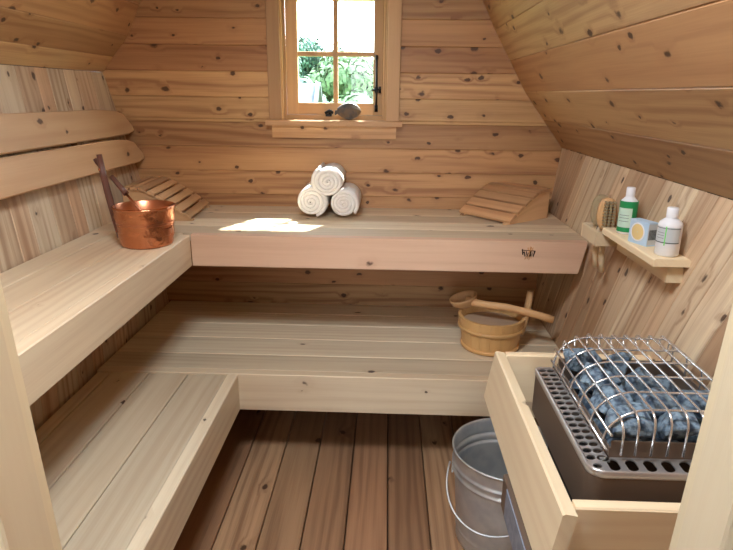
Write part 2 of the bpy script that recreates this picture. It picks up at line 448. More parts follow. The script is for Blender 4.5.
# pebble on the sill
def rockmesh(mb_, c, sx, sy, sz, seed, amp=.22, n=14, fr_=1.6, rot=0):
    rows = []
    for i in range(n + 1):
        th = PI * i / n; row = []
        for j in range(2 * n):
            ph_ = 2 * PI * j / (2 * n)
            d_ = Vector((math.sin(th) * math.cos(ph_), math.sin(th) * math.sin(ph_), math.cos(th)))
            k = 1 + amp * noise.noise(d_ * fr_ + Vector((seed * 3.1, seed * 1.7, seed * 5.3))) * 1.6
            cell = noise.cell_vector(d_ * 2.0 + Vector((seed, 0, 0)))
            q = Vector((math.copysign(abs(d_.x) ** .8, d_.x), math.copysign(abs(d_.y) ** .8, d_.y), math.copysign(abs(d_.z) ** .8, d_.z))) * k
            q = Vector((q.x * sx, q.y * sy, q.z * sz))
            q = Matrix.Rotation(rot, 3, 'Z') @ q
            row.append(q + Vector(c))
        rows.append(row)
    mb_.grid(rows, close=True, smooth=False)
    return mb_
m_ = MB(); prof = [(.0001, -.058), (.012, -.056), (.024, -.040), (.033, -.020), (.036, -.004), (.034, .012), (.024, .034), (.010, .048), (.0001, .052)]
rows = []
for (r_, xx) in prof:
    rows.append([Vector((-.176 + xx, 2.772 + r_ * .75 * math.cos(2 * PI * k / 9), max(1.3065, 1.348 + 1.12 * r_ * math.sin(2 * PI * k / 9)))) for k in range(9)])
m_.grid(rows, close=True, smooth=False)
m_.grid([[Vector((-.224, 2.772 + .006 * math.cos(2 * PI * k / 6), 1.346 + .006 * math.sin(2 * PI * k / 6))) for k in range(6)], [Vector((-.244, 2.772 + .009 * math.cos(2 * PI * k / 6), 1.340 + .014 * math.sin(2 * PI * k / 6))) for k in range(6)]], close=True, smooth=False, capa=True, capb=True)
tag(m_.build('stone', PEB, loc=(-.176, 2.772, 1.306)), 'faceted brown and grey stone lying on the window sill', 'stone')

# ------------------------------------------------------------------ benches
# lower back bench
b1 = thing('sauna_bench', 'lower back bench of pale cedar planks under the upper bench', 'bench', (-.15, 2.4, ZL), 'cedar sauna benches')
m_ = MB()
ys = [YL + .04, 2.177, 2.345, 2.508, 2.648, 2.798]
for a, b in zip(ys, ys[1:]): m_.board((0, a + .0015, ZL), (1, 0, 0), (0, 1, 0), (0, 0, 1), -1.085, .738, b - a - .003, .03, .0025)
under(m_, 'seat', BENCHW, b1)
m_ = MB().board((0, YL, ZL + .001), (1, 0, 0), (0, 0, -1), (0, -1, 0), -1.085, .730, .152, .0385, .003)
under(m_, 'fascia', BENCHW, b1)
# lower left bench
b2 = thing('sauna_bench', 'low left bench of four pale planks in the foreground', 'bench', (-.8, 1.3, ZL), 'cedar sauna benches')
m_ = MB()
xs = [-.586, -.736, -.885, -1.030, -1.083]
for a, b in zip(xs, xs[1:]): m_.board((b + .0015, 0, ZL - .004), (0, 1, 0), (1, 0, 0), (0, 0, 1), YF + .02, YL - .004, a - b - .003, .03, .0025)
under(m_, 'seat', BENCHW, b2)
m_ = MB().board((-.546, 0, ZL - .001), (0, 1, 0), (0, 0, -1), (1, 0, 0), YF + .02, YL - .0015, .150, .0385, .003)
under(m_, 'fascia', BENCHW, b2)
# upper back bench
b3 = thing('sauna_bench', 'upper back bench under the window carrying the rolled towels', 'bench', (-.15, 2.5, ZU), 'cedar sauna benches')
m_ = MB()
ys = [YU + .038, 2.335, 2.475, 2.62, 2.798]
for k, (a, b) in enumerate(zip(ys, ys[1:])): m_.board((0, a + .0015, ZU), (1, 0, 0), (0, 1, 0), (0, 0, 1), -1.142, .764, b - a - .003, .032, .0025)
under(m_, 'seat', BENCHW, b3)
m_ = MB().board((0, YU, ZU + .001), (1, 0, 0), (0, 0, -1), (0, -1, 0), -.742, .752, .1235, .0375, .003, -.742, .728)
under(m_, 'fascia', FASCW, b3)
# small mark burned into the fascia
m_ = MB(); zc = .858; x0 = .512
yb_ = YU - .0012
def stroke(pts, r_=.0022, mm=None): (mm or m_).tube([(x0 + p[0], yb_, zc + p[1]) for p in pts], r_, 6)
stroke([(0, .016), (.003, -.006)]); stroke([(.003, .002), (.008, .006), (.012, -.012)])
for q in (.016, .030):
    stroke([(q, .007), (q + .004, -.013), (q + .008, .003), (q + .012, -.013), (q + .017, .008)])
stroke([(-.002, .012), (.050, .009)], .0012)
under(m_, 'burned_mark', BURN, b3)
m_ = MB()
for (a, b) in (((.034, .024), (.012, -.024)), ((.040, .022), (.020, -.022)), ((.020, .022), (.036, -.020)), ((.030, .026), (.028, -.026))):
    stroke([a, b], .0011, m_)
under(m_, 'wheat_mark', TANP, b3)
# upper left bench
b4 = thing('sauna_bench', 'upper left bench with the copper bucket standing on it', 'bench', (-.95, 1.3, ZU), 'cedar sauna benches')
m_ = MB()
xs = [-.783, -.915, -1.045, -1.140]
for a, b in zip(xs, xs[1:]): m_.board((b + .0015, 0, ZU), (0, 1, 0), (1, 0, 0), (0, 0, 1), YF + .02, YU + .036, a - b - .003, .032, .0025)
m_.board((-.748, 0, ZU + .001), (0, 1, 0), (-1, 0, 0), (0, 0, 1), YF + .02, YU - .001, .034, .0005, .0002)
under(m_, 'seat', BENCHW, b4)
m_ = MB().board((-.745, 0, ZU + .0015), (0, 1, 0), (0, 0, -1), (1, 0, 0), YF + .02, YU - .0005, .1240, .0375, .003)
under(m_, 'fascia', BENCHW, b4)

# backrest on the left wall: two shaped boards
br = thing('backrest', 'backrest of two curved cedar boards on the left wall', 'backrest', (-1.13, 1.6, 1.1))
up_ = Vector((-.157, 0, .603)).normalized(); nr_ = Vector((up_.z, 0, -up_.x))
def wl(h, off_, y_):     # point on the upper left wall at height h, off_ metres into the room
    p = Vector((-1.15 - .26 * (h - .9), 0, h)) + nr_ * off_; p.y = y_; return p
def backboard(z0a, z1a, z0b, z1b, yend, cut):
    # outline in (y, z): rounded far end
    n = 40; top = []; bot = []
    for i in range(n + 1):
        y_ = .52 + (yend - .52) * (i / n); k = (y_ - 1.6) / (yend - 1.6)
        zt = z1a + (z1b - z1a) * k; zb = z0a + (z0b - z0a) * k
        e = max(0, (y_ - (yend - .13)) / .13)
        zt -= (zt - zb) * .55 * (1 - math.sqrt(max(0, 1 - e * e))) + .012 * ((y_ - 2.5) / .25 if y_ > 2.5 else 0)
        top.append((y_, zt)); bot.append((y_, zb + cut * e ** 6))
    m_ = MB(); rows = []; 
    for (y_, zt), (_, zb) in zip(top, bot):
        c = .004
        rows.append([wl(zb, .028, y_), wl(zb + c, .02, y_) if False else wl(zb, .05, y_), wl(zb + c, .055, y_), wl((zb + zt) / 2, .055, y_), wl(zt - c, .055, y_), wl(zt, .05, y_), wl(zt, .028, y_)])
    base = len(m_.v); w = len(rows[0]); bid = random.random() * 100; info = []
    for r_, (y_, zt) in zip(rows, top):
        for p in r_: m_.v.append(p); info.append((y_, p.z, bid))
    for i in range(len(rows) - 1):
        for j in range(w):
            k = (j + 1) % w; ix = [i * w + j, (i + 1) * w + j, (i + 1) * w + k, i * w + k]
            m_.face([base + q for q in ix], [info[q] for q in ix])
    for ix in (list(range(w)), [len(rows[0]) * (len(rows) - 1) + q for q in range(w)][::-1]): m_.face([base + q for q in ix], [info[q] for q in ix])
    return m_
under(backboard(1.218, 1.338, 1.222, 1.335, 2.785, .010), 'backrest_board', BACKW, br)
under(backboard(1.094, 1.210, 1.096, 1.210, 2.797, .010), 'backrest_board', BACKW, br)
for y_ in (.9, 1.6, 2.3):
    m_ = MB().board(wl(1.06, 0.027, y_), Vector((-.252, 0, .968)), (0, 1, 0), nr_, .05, .27, .05, .026, .0)
    under(m_, 'bracket', BACKW, br)

# ------------------------------------------------------------------ headrests
def headrest(loc, rotz, wid, depth, h, nsl, label):
    t = thing('headrest', label, 'headrest', loc, 'slatted headrests on the upper bench', rotz)
    # local x = uphill, local y = slat direction, low front edge at x = 0
    def curve(k):
        return (depth * k, .016 + (h - .016) * (math.sin(k * PI * .5) ** 1.05) if k < .72 else .016 + (h - .016) * (math.sin(.72 * PI * .5) ** 1.05) + (k - .72) * h * .02)
    cw = 1 / nsl; m_ = None
    for s_ in (.012, wid - .034):
        m_ = MB(); n = 16; rows = []
        for i in range(n + 1):
            k = i / n * .985; x_, z_ = curve(k); z_ -= .012
            rows.append([(x_, s_, 0), (x_, s_, max(z_, .002)), (x_, s_ + .022, max(z_, .002)), (x_, s_ + .022, 0)])
        m_.grid(rows, close=True, smooth=False, capa=True, capb=True); m_.build('side_board', HEADW, t)
    for i in range(nsl):
        k0, k1 = i * cw + .012, (i + 1) * cw - .016
        a = Vector((curve(k0)[0], 0, curve(k0)[1])); b = Vector((curve(k1)[0], 0, curve(k1)[1]))
        w_ = (b - a); nrm = Vector((-w_.z, 0, w_.x)).normalized()
        m_ = MB().board(a, (0, 1, 0), w_, nrm, 0, wid, w_.length, .012, .002); m_.build('slat', HEADW, t)
    return t
headrest((.512, 2.440, ZU + .0005), R(40), .29, .285, .145, 6, 'slatted cedar headrest in the right back corner of the upper bench')
hl = headrest((-.838, 2.755, ZU + .0005), R(180 + 4), .35, .285, .155, 8, 'slatted cedar headrest by the left wall behind the copper bucket')

# ------------------------------------------------------------------ towels
def towel(cx, cz, r_, y0, y1, ang, label, seed, turns=4.2, sq=1.):
    m_ = MB(); n = 90; th = r_ / turns
    rows_y = [(y0, -.006), (y0 + .006, 0.), (y0 + .018, .001), ((y0 + y1) / 2, .001), (y1 - .018, .001), (y1 - .006, 0), (y1, -.006)]
    outer, inner = [], []
    rnd = random.Random(seed)
    for i in range(n + 1):
        k = i / n; a = ang + 2 * PI * turns * k; rc = r_ * (1 - k * .93) 
        outer.append((a, rc, k)); inner.append((a, max(rc - th * .93, .001), k))
    loop = outer + inner[::-1]
    rows = []
    for (yy, dr) in rows_y:
        row = []
        for j, (a, rc, k) in enumerate(loop):
            isin = j > n
            wob = 1 + .05 * math.sin(a * 1.0 + seed) * (1 - k)
            rr = (rc + (dr if not isin else -dr)) * wob
            row.append(Vector((cx + rr * math.cos(a), yy + .006 * noise.noise(Vector((k * 9, seed, 0))) , cz + rr * math.sin(a) * sq)))
        rows.append(row)
    m_.grid(rows, close=True, smooth=True)
    # close both ends between outer and inner edge of the strip
    base = 0; m = len(loop)
    for ri in (0, len(rows) - 1):
        for i in range(n):
            q = [ri * m + i, ri * m + i + 1, ri * m + (m - 2 - i), ri * m + (m - 1 - i)]
            if ri == 0: q = q[::-1]
            m_.face(q, None, False)
    o = m_.build('rolled_towel', TOWEL, loc=(cx, (y0 + y1) / 2, cz - r_))
    tag(o, label, 'towel', 'rolled white towels'); return o
towel(-.327, ZU + .0710, .0720, 2.520, 2.765, -1.2, 'rolled white towel at the bottom left of the three', 1)
towel(-.187, ZU + .0650, .0665, 2.525, 2.765, -.7, 'rolled white towel at the bottom right of the three, loose end down', 2)
towel(-.252, ZU + .160, .0730, 2.515, 2.77, 2.2, 'rolled white towel resting on top of the other two', 5, sq=.93)

# ------------------------------------------------------------------ copper bucket and its ladle
cb = thing('copper_bucket', 'hammered copper bucket with a dark wood handle on left bench', 'bucket', (-.848, 2.015, ZU))
rt, rb_, hh = .102, .086, .138
pr = [(.001, .003), (rb_ - .006, .003), (rb_, .001), (rb_ + .003, .008)]
for i in range(1, 12):
    k = i / 12; r_ = rb_ + (rt - rb_) * k
    if i in (3, 4): r_ += .0022
    if i in (9,): r_ += .0020
    pr.append((r_ + .002, hh * k))
pr += [(rt + .001, hh - .006), (rt + .0045, hh - .003), (rt + .0045, hh + .001), (rt, hh + .003)]
m_ = MB().lathe(pr, (0, 0, 0), 48); m_.build('bucket_wall', COPPER, cb)
pr = [(rt, hh + .003), (rt - .003, hh), (rt - .004, hh * .6), (rb_ - .004, .007), (.001, .006)]
m_ = MB().lathe(pr, (0, 0, 0), 48); m_.build('bucket_lining', COPPER_IN, cb)
# the wooden bail handle folded down on the left: a long flat arm with a forked tip
m_ = MB()
m_.tube([(-.088, -.02, .028), (-.100, -.016, .09), (-.116, -.008, .165), (-.130, -.002, .235), (-.139, .002, .312)], lambda k: (.0085 + .004 * math.sin(k * PI), .012), 10, up=(0, 1, 0))
m_.tube([(-.138, .0, .272), (-.150, .004, .284), (-.157, .006, .296)], .0075, 8)
m_.build('bail_handle', DARKW, cb)
m_ = MB().tube([(-.139, -.012, .262), (-.131, .014, .262)], .004, 8); m_.build('handle_pin', COPPER_IN, cb)
ld = thing('copper_ladle', 'ladle with dark wooden grip and copper rod leaning in the copper bucket', 'ladle', (-.848, 2.015, ZU + .01))
a = Vector((-.118, .03, .224)); b = Vector((.010, -.01, .085))
m_ = MB().tube([a + (b - a) * k for k in (0, .15, .3, .42)], lambda k: .0085 + .002 * k, 10); m_.build('grip', DARKW, ld)
m_ = MB().tube([a + (b - a) * k for k in (.40, .7, 1.0, 1.25)], .0042, 8); m_.build('rod', COPPER_IN, ld)
c_ = a + (b - a) * 1.25 + Vector((.026, -.004, -.012)); m_ = MB().lathe([(.03, .018), (.029, 0), (.02, -.014), (.001, -.018), (.001, -.016), (.019, -.012), (.027, 0), (.028, .018)], c_, 20); m_.build('bowl', COPPER_IN, ld)

# ------------------------------------------------------------------ wooden bucket and ladle on the lower bench
wb = thing('wooden_bucket', 'honey coloured wooden stave bucket on the lower bench', 'bucket', (.448, 2.325, ZL + .0005))
Rt, Rb, hh = .138, .112, .142
sts = 18
for i in range(sts):
    a0 = 2 * PI * i / sts + .003; a1 = 2 * PI * (i + 1) / sts - .003
    tall = (i == 17)
    rows = []
    lev = [(0, 0), (hh, 1)] if not tall else [(0, 0), (hh, 1)]
    for (z_, k) in lev:
        ro = Rb + (Rt - Rb) * k; ri = ro - .012
        row = [(ri * math.cos(a0), ri * math.sin(a0), z_)]
        for q in range(4): aa = a0 + (a1 - a0) * q / 3; row.append((ro * math.cos(aa), ro * math.sin(aa), z_))
        row += [(ri * math.cos(a1), ri * math.sin(a1), z_)]
        rows.append(row)
    m_ = MB().grid(rows, close=True, smooth=False, capa=True, capb=True, bid=3.02 + .001 * (i % 5))
    m_.build('stave', BUCKW, wb)
for (z_, k) in ((.016, .08), (.098, .68)):
    r_ = Rb + (Rt - Rb) * (z_ / hh) + .003
    m_ = MB().tube([(r_ * math.cos(2 * PI * j / 40), r_ * math.sin(2 * PI * j / 40), z_ + .004 * math.sin(2 * PI * j / 40)) for j in range(40)], (.0045), 8, closed=True, flat=1.9)
    m_.build('hoop', BUCKW, wb)
m_ = MB().lathe([(.001, .012), (Rb - .012, .012), (Rb - .011, .002), (.001, .002)], (0, 0, 0), 36); m_.build('bottom', BUCKW, wb)
m_ = MB().lathe([(.001, .11), (Rb + .006, .11)], (0, 0, 0), 36); m_.build('liner', plain('plastic_liner', srgb(186, 160, 136), .4), wb)
m_ = MB().tube([(.122, -.022, .07), (.132, -.026, .13), (.138, -.026, .18), (.144, -.022, .225), (.146, -.02, .255)], lambda k: ((.020 + .006 * math.sin(k * PI * 1.2)) * (1 if k < .97 else .7), .013), 12, up=(1, 0, 0))
m_.build('side_handle', LADW, wb)
wl_ = thing('wooden_ladle', 'carved wooden ladle lying across the wooden bucket', 'ladle', (.448, 2.325, ZL + .15))
m_ = MB()
m_.tube([(-.105, .040, .040), (-.065, .022, .034), (-.02, -.002, .034), (.05, -.030, .036), (.12, -.046, .026), (.19, -.060, .012), (.236, -.068, 0.)], lambda k: (.014, .016), 12, up=(0, 0, 1))
m_.build('ladle_handle', LADW, wl_)
M3 = Matrix.Rotation(R(-18), 3, 'Y') @ Matrix.Rotation(R(14), 3, 'X') @ Matrix.Diagonal((1.25, .85, 1))
m_ = MB().lathe([(.001, -.034), (.024, -.030), (.042, -.012), (.047, .010), (.048, .018), (.042, .018), (.037, -.006), (.021, -.020), (.001, -.024)], (-.112, .048, .036), 28, M3)
m_.build('ladle_bowl', LADW, wl_)

# ------------------------------------------------------------------ galvanized bucket on the floor
gb = thing('metal_bucket', 'shiny galvanized metal bucket on the floor beside the heater', 'bucket', (.412, 1.67, 0.001))
rt, rb_, hh = .178, .150, .338
def rad(z_): return rb_ + (rt - rb_) * z_ / hh
pr = [(.001, .006), (rb_ - .004, .006), (rb_ - .002, 0), (rb_ + .003, 0), (rb_ + .003, .012)]
for z_ in [.015 + x_ * .003 for x_ in range(0, 105)]:
    r_ = rad(z_)
    for zc_ in (.258, .286): r_ += .0062 * math.exp(-((z_ - zc_) / .0055) ** 2)
    for zc_ in (.045,): r_ += .003 * math.exp(-((z_ - zc_) / .006) ** 2)
    pr.append((r_, z_))
pr2 = [(rt, hh - .006), (rt + .004, hh - .003), (rt + .0045, hh + .001), (rt + .001, hh + .004), (rt - .002, hh)]
inn_ = [(r_ - .0025, z_) for (r_, z_) in reversed(pr[4:])]
MB().lathe(pr + pr2 + inn_ + [(rb_ - .005, .010), (.001, .009)], (0, 0, 0), 72).build('bucket_body', GALV, gb)
m_ = MB(); n = 30   # bail hanging down over the front
pv = R(200)
A0 = Vector((math.cos(R(172)) * (rt + .004), math.sin(R(172)) * (rt + .004), .262)); A1 = Vector((-A0.x, -A0.y, .262))
pts = []
for i in range(n + 1):
    k = i / n; c = (A0 + A1) / 2; a = PI * k
    sd = Vector((math.sin(R(172)), -math.cos(R(172)), 0))
    sd = Vector((-.42, -1, 0)).normalized()
    p = c + (A0 - c) * math.cos(a) * 1.02 + (sd * .196 + Vector((0, 0, -.118))) * math.sin(a)
    pts.append(p)
m_.tube(pts, .0032, 8)
m_.build('bail_handle', GALV, gb)
for P_ in (A0, A1):
    d_ = P_.normalized(); d_.z = 0; s_ = Vector((-d_.y, d_.x, 0))
    m_ = MB().board(P_ * .985 + Vector((0, 0, .018)) , (0, 0, -1), s_, d_, 0, .04, .03, .006, .001); m_.v = [v - s_ * .015 for v in m_.v]; m_.build('handle_ear', GALV, gb)

# ------------------------------------------------------------------ heater guard
ZB = .72
hg = thing('heater_guard', 'pale wooden box guard around the sauna heater on right wall', 'heater guard', (.5, 1.2, .6))
tilt = .16
# left board leans outward a little at its foot
wd = Vector((-tilt, 0, -1)).normalized(); nn_ = Vector((-1, 0, tilt)).normalized()
MBx = MB().board((.322, 0, ZB), (0, 1, 0), wd, nn_, .880, 1.572, .152, .026, .004); under(MBx, 'guard_board', PALEW, hg)
m_ = MB().board((0, .898, ZB - .0005), (1, 0, 0), (0, 0, -1), (0, -1, 0), .350, .756, .148, .024, .003, .331, .747); under(m_, 'guard_board', PALEW, hg)
m_ = MB().board((0, 1.545, ZB - .0005), (1, 0, 0), (0, 0, -1), (0, -1, 0), .350, .756, .148, .024, .003, .331, .747); under(m_, 'guard_board', PALEW, hg)

# ------------------------------------------------------------------ heater
HX0, HX1, HY0, HY1, HZ = .392, .738, .962, 1.402, .752
ht = thing('sauna_heater', 'taupe metal sauna heater filled with grey stones in wooden guard', 'heater', ((HX0 + HX1) / 2, (HY0 + HY1) / 2, .25))
def rrect(x0, x1, y0, y1, r_, n=6, left_only=True):
    pts = []
    for (cx, cy, a0, rr) in ((x0 + r_, y0 + r_, 180, r_), (x1 - .004, y0 + .004, 270, .004), (x1 - .004, y1 - .004, 0, .004), (x0 + .012, y1 - .012, 90, .012)):
        for i in range(n + 1):
            a = R(a0 + 90 * i / n); pts.append((cx + rr * math.cos(a), cy + rr * math.sin(a)))
    return pts
def ringrows(specs): return [[(p[0], p[1], z_) for p in rrect(*s_, )] for (z_, s_) in specs]
m_ = MB().grid(ringrows([(.636, (HX0, HX1, HY0, HY1, .03)), (.742, (HX0, HX1, HY0, HY1, .03))]), close=True, smooth=True); 
m_.grid(ringrows([(.636, (HX0, HX1, HY0, HY1, .03)), (.636, (HX0 + .04, HX1, HY0 + .04, HY1 - .04, .02))]), close=True, smooth=False)
under(m_, 'heater_body', TAUPE, ht)
m_ = MB().grid(ringrows([(.30, (HX0 + .04, HX1, HY0 + .04, HY1 - .04, .02)), (.640, (HX0 + .04, HX1, HY0 + .04, HY1 - .04, .02))]), close=True, smooth=True, capa=True)
under(m_, 'heater_base', DARKM, ht)
# perforated stainless rim
m_ = MB()
m_.grid(ringrows([(.738, (HX0 - .001, HX1, HY0 - .001, HY1 + .001, .031)), (HZ - .001, (HX0 - .002, HX1, HY0 - .002, HY1 + .002, .032)), (HZ + .002, (HX0 + .001, HX1 - .001, HY0 + .001, HY1 - .001, .03)), (HZ, (HX0 + .004, HX1 - .003, HY0 + .004, HY1 - .004, .028))]), close=True, smooth=True)
def slot(mm, o, ax, ay, w, h, sw, sh, skew=0.):
    o = Vector(o); ax = Vector(ax); ay = Vector(ay); n = 20; a_, b_ = [], []
    for i in range(n):
        an = 2 * PI * (i + .5) / n; c, s = math.cos(an), math.sin(an)
        k = 1 / max(abs(c), abs(s)); px, py = c * k * w / 2, s * k * h / 2
        # capsule
        L_ = max(0, (sw - sh) / 2); qx = c * sh / 2 + math.copysign(L_, c); qy = s * sh / 2
        a_.append(o + ax * px + ay * py); b_.append(o + ax * (qx + skew * qy) + ay * qy)
    mm.grid([a_, b_, [v - Vector((0, 0, .003)) for v in b_]], close=True, smooth=False)
BW = .044
# left band: two rows of slots across
yy = HY0 + .034; ny = 17; st = (HY1 - .006 - yy) / ny
for i in range(ny):
    for j in range(2):
        slot(m_, (HX0 + .004 + .010 + .020 * j + .001, yy + st * (i + .5), HZ), (1, 0, 0), (0, 1, 0), .020, st, .0185, .0165, .3)
m_.box(HX0 + .0445, HX0 + .048, HY0 + .034, HY1 - .006, HZ - .003, HZ)
# near band
xx = HX0 + .034; nx = 9; st = (HX1 - .006 - xx) / nx
for i in range(nx):
    slot(m_, (xx + st * (i + .5), HY0 + .004 + .019, HZ), (0, 1, 0), (1, 0, 0), .038, st, .036, .022, .3)
m_.box(xx - .002, HX1 - .004, HY0 + .0415, HY0 + .048, HZ - .003, HZ)
# corner plate
slot(m_, (HX0 + .004 + .015, HY0 + .004 + .015, HZ), (1, 0, 0), (0, 1, 0), .030, .030, .017, .014)
under(m_, 'perforated_rim', RIMST, ht)
m_ = MB().box(HX0 + .016, HX1 - .002, HY0 + .016, HY1 - .012, .64, .697); under(m_, 'air_channel', DARKM, ht)
# inner stone basket walls
IX0, IX1, IY0, IY1, IZ = HX0 + .052, HX1 - .014, HY0 + .052, HY1 - .02, .787
m_ = MB(); t_ = .003
m_.box(IX0, IX1, IY0 - t_, IY0, .70, IZ); m_.box(IX0, IX1, IY1, IY1 + t_, .70, IZ); m_.box(IX0 - t_, IX0, IY0 - t_, IY1 + t_, .70, .772, axis='y'); m_.box(IX1, IX1 + t_, IY0 - t_, IY1 + t_, .70, IZ, axis='y')
under(m_, 'stone_basket', TAUPE, ht)
# control box under the guard with its data plate
m_ = MB().box(.292, .40, .86, 1.215, .475, .562, c=.004, axis='y'); under(m_, 'control_box', TAUPE, ht)
m_ = MB().box(.2895, .2922, .87, 1.165, .480, .556, axis='y'); under(m_, 'data_plate', LABEL, ht)

# stones
rnd = random.Random(11); spots = []
import bmesh
def hullrock(sx, sy, sz, seed):
    rr = random.Random(seed); bm = bmesh.new()
    for i in range(15):
        d_ = Vector((rr.gauss(0, 1), rr.gauss(0, 1), rr.gauss(0, 1))).normalized()
        d_ = Vector([math.copysign(abs(c) ** .7, c) for c in d_]) * rr.uniform(.85, 1.08)
        bm.verts.new((d_.x * sx, d_.y * sy, d_.z * sz))
    r_ = bmesh.ops.convex_hull(bm, input=bm.verts)
    bmesh.ops.delete(bm, geom=list({g_ for g_ in r_['geom_interior'] + r_['geom_unused'] if isinstance(g_, bmesh.types.BMVert)}), context='VERTS')
    bmesh.ops.bevel(bm, geom=bm.edges[:], offset=.002, segments=1, affect='EDGES')
    bmesh.ops.triangulate(bm, faces=bm.faces[:]); bmesh.ops.subdivide_edges(bm, edges=bm.edges[:], cuts=1, use_grid_fill=True)
    for v in bm.verts: v.co += v.co.normalized() * .0022 * noise.noise(v.co * 70 + Vector((seed, 0, 0)))
    me = bpy.data.meshes.new('sauna_stone'); bm.to_mesh(me); bm.free(); me.materials.append(STONE)
    o = bpy.data.objects.new('sauna_stone', me); C.objects.link(o); return o
k = 0
for layer in range(2):
    nx_, ny_ = ((3, 4), (3, 4))[layer]
    for i in range(nx_):
        for j in range(ny_):
            cx = IX0 + (i + .5) * (IX1 - IX0) / nx_; cy = IY0 + (j + .5) * (IY1 - IY0) / ny_
            if layer == 1 and i == 2 and j in (2, 3): continue
            cz = .730 if layer == 0 else .799 + rnd.uniform(-.006, .006)
            sx, sy, sz = (IX1 - IX0) / nx_ * rnd.uniform(.50, .56), (IY1 - IY0) / ny_ * rnd.uniform(.50, .56), rnd.uniform(.030, .034)
            o = hullrock(sx, sy, sz, k + 2); o.location = (cx, cy, cz); k += 1
            tag(o, 'rough blue grey stone in the upper layer of the heater' if layer else 'rough blue grey stone deep in the heater basket', 'stone', 'stones in the heater upper layer' if layer else 'stones in the heater lower layer')

# wire cage over the stones
cg = thing('wire_cage', 'arched shiny wire cage over the heater stones', 'wire cage', ((IX0 + IX1) / 2, (IY0 + IY1) / 2, HZ))
CX0, CX1, CY0, CY1, CT = .434, .726, 1.000, 1.398, .846
def cross(k):   # cross section of the cage, left foot to right foot
    # rounded left shoulder, long flat top, rounded right shoulder
    r_ = .075; pts = [(CX0, .760)]
    for i in range(9): a = PI - i / 8 * PI / 2; pts.append((CX0 + .085 + .085 * math.cos(a), CT - .072 + .072 * math.sin(a)))
    for i in range(5): a = PI / 2 - i / 4 * PI / 2 ; pts.append((CX1 - .030 + .03 * math.cos(a), CT - .03 + .03 * math.sin(a)))
    pts.append((CX1, .77))
    return pts
cs = cross(0)
def along(pts, k):
    ds = [0]
    for a, b in zip(pts, pts[1:]): ds.append(ds[-1] + math.dist(a, b))
    t_ = k * ds[-1]
    for i in range(len(pts) - 1):
        if ds[i + 1] >= t_ - 1e-9:
            q = (t_ - ds[i]) / max(1e-9, ds[i + 1] - ds[i]); return (pts[i][0] + (pts[i + 1][0] - pts[i][0]) * q, pts[i][1] + (pts[i + 1][1] - pts[i][1]) * q)
for i in range(6):
    y_ = CY0 + .030 + (CY1 - .012 - CY0 - .030) * i / 5
    m_ = MB().tube([(p[0], y_, p[1]) for p in cs], .0026, 8); under(m_, 'hoop_wire', STEEL, cg)
nl = 13
for i in range(nl):
    k = .03 + .90 * i / (nl - 1); x_, z_ = along(cs, k)
    drop = z_ - .772; z_ += .0035
    pts = []
    if drop > .03:
        rr = min(.028, drop)
        pts += [(x_, CY0, .764 if i else z_)]
        for j in range(6): a = PI - j / 5 * PI / 2; pts.append((x_, CY0 + rr + rr * math.cos(a), z_ - rr + rr * math.sin(a)))
        r2 = .014
        for j in range(7): a = PI / 2 - j / 6 * PI * .95; pts.append((x_, CY1 - r2 + r2 * math.cos(a) + .01, z_ - r2 + r2 * math.sin(a)))
    else: pts = [(x_ - .0035, CY0, z_), (x_ - .0035, CY1, z_)]
    m_ = MB().tube(pts, .0026, 8); under(m_, 'long_wire', STEEL, cg)

# ------------------------------------------------------------------ shelf with toiletries on the right wall
sh = thing('wall_shelf', 'small wooden wall shelf holding bottles and soap on right wall', 'shelf', (.73, 1.66, 1.0))
ZS = 1.026
m_ = MB().box(.688, .782, 1.482, 1.862, ZS - .020, ZS, c=.003, axis='y'); under(m_, 'shelf_board', PALEW, sh)
m_ = MB().box(.735, .776, 1.50, 1.85, ZS - .068, ZS - .0205, c=.008, axis='y'); under(m_, 'shelf_rail', PALEW, sh)
rk = thing('brush_rack', 'small wooden block holding bath brushes at end of wall shelf', 'rack', (.72, 1.93, .97))
m_ = MB().box(.675, .774, 1.872, 1.885, .962, 1.008, c=.003, axis='y'); m_.box(.745, .775, 1.885, 2.01, .962, 1.008, c=.003, axis='y'); m_.box(.675, .690, 1.885, 2.01, .962, 1.008, c=.003, axis='y'); m_.box(.675, .774, 2.01, 2.024, .962, 1.008, axis='y')
under(m_, 'block', PALEW, rk)
def brush(y_, x_, label, bristle_side):
    t = thing('bath_brush', label, 'brush', (x_, y_, .85), 'bath brushes in the rack')
    rows = []
    for i in range(17):
        a = -PI / 2 + PI * i / 16; z_ = 1.058 + .052 * math.sin(a); w_ = .030 * math.cos(a) ** .7 + .0008
        rows.append([(x_ + w_ * c, y_ + s * .009, z_) for (c, s) in ((-1, -.6), (-.8, -1), (.8, -1), (1, -.6), (1, .6), (.8, 1), (-.8, 1), (-1, .6))])
    under(MB().grid(rows, close=True, capa=True, capb=True), 'brush_head', BRIST if not bristle_side else LADW, t)
    under(MB().tube([(x_, y_, 1.012), (x_, y_, .97), (x_, y_, .92), (x_ + .006, y_, .862)], lambda k: (.009 + .005 * k, .009), 10, up=(1, 0, 0)), 'brush_handle', PALEW, t)
    if bristle_side:
        m_ = MB()
        for i in range(9):
            z_ = 1.018 + .010 * i
            for j in range(3):
                xx_ = x_ - .013 + .013 * j
                m_.tube([(xx_, y_ - .008, z_), (xx_, y_ - .031, z_ + .001)], lambda k: .003 + .0012 * k, 6)
        under(m_, 'bristles', BRIST, t)
    return t
brush(1.985, .718, 'round natural fibre bath brush hanging at the far side of rack', False)
brush(1.925, .718, 'wooden bath brush with bristles hanging nearest the green labelled bottle', True)
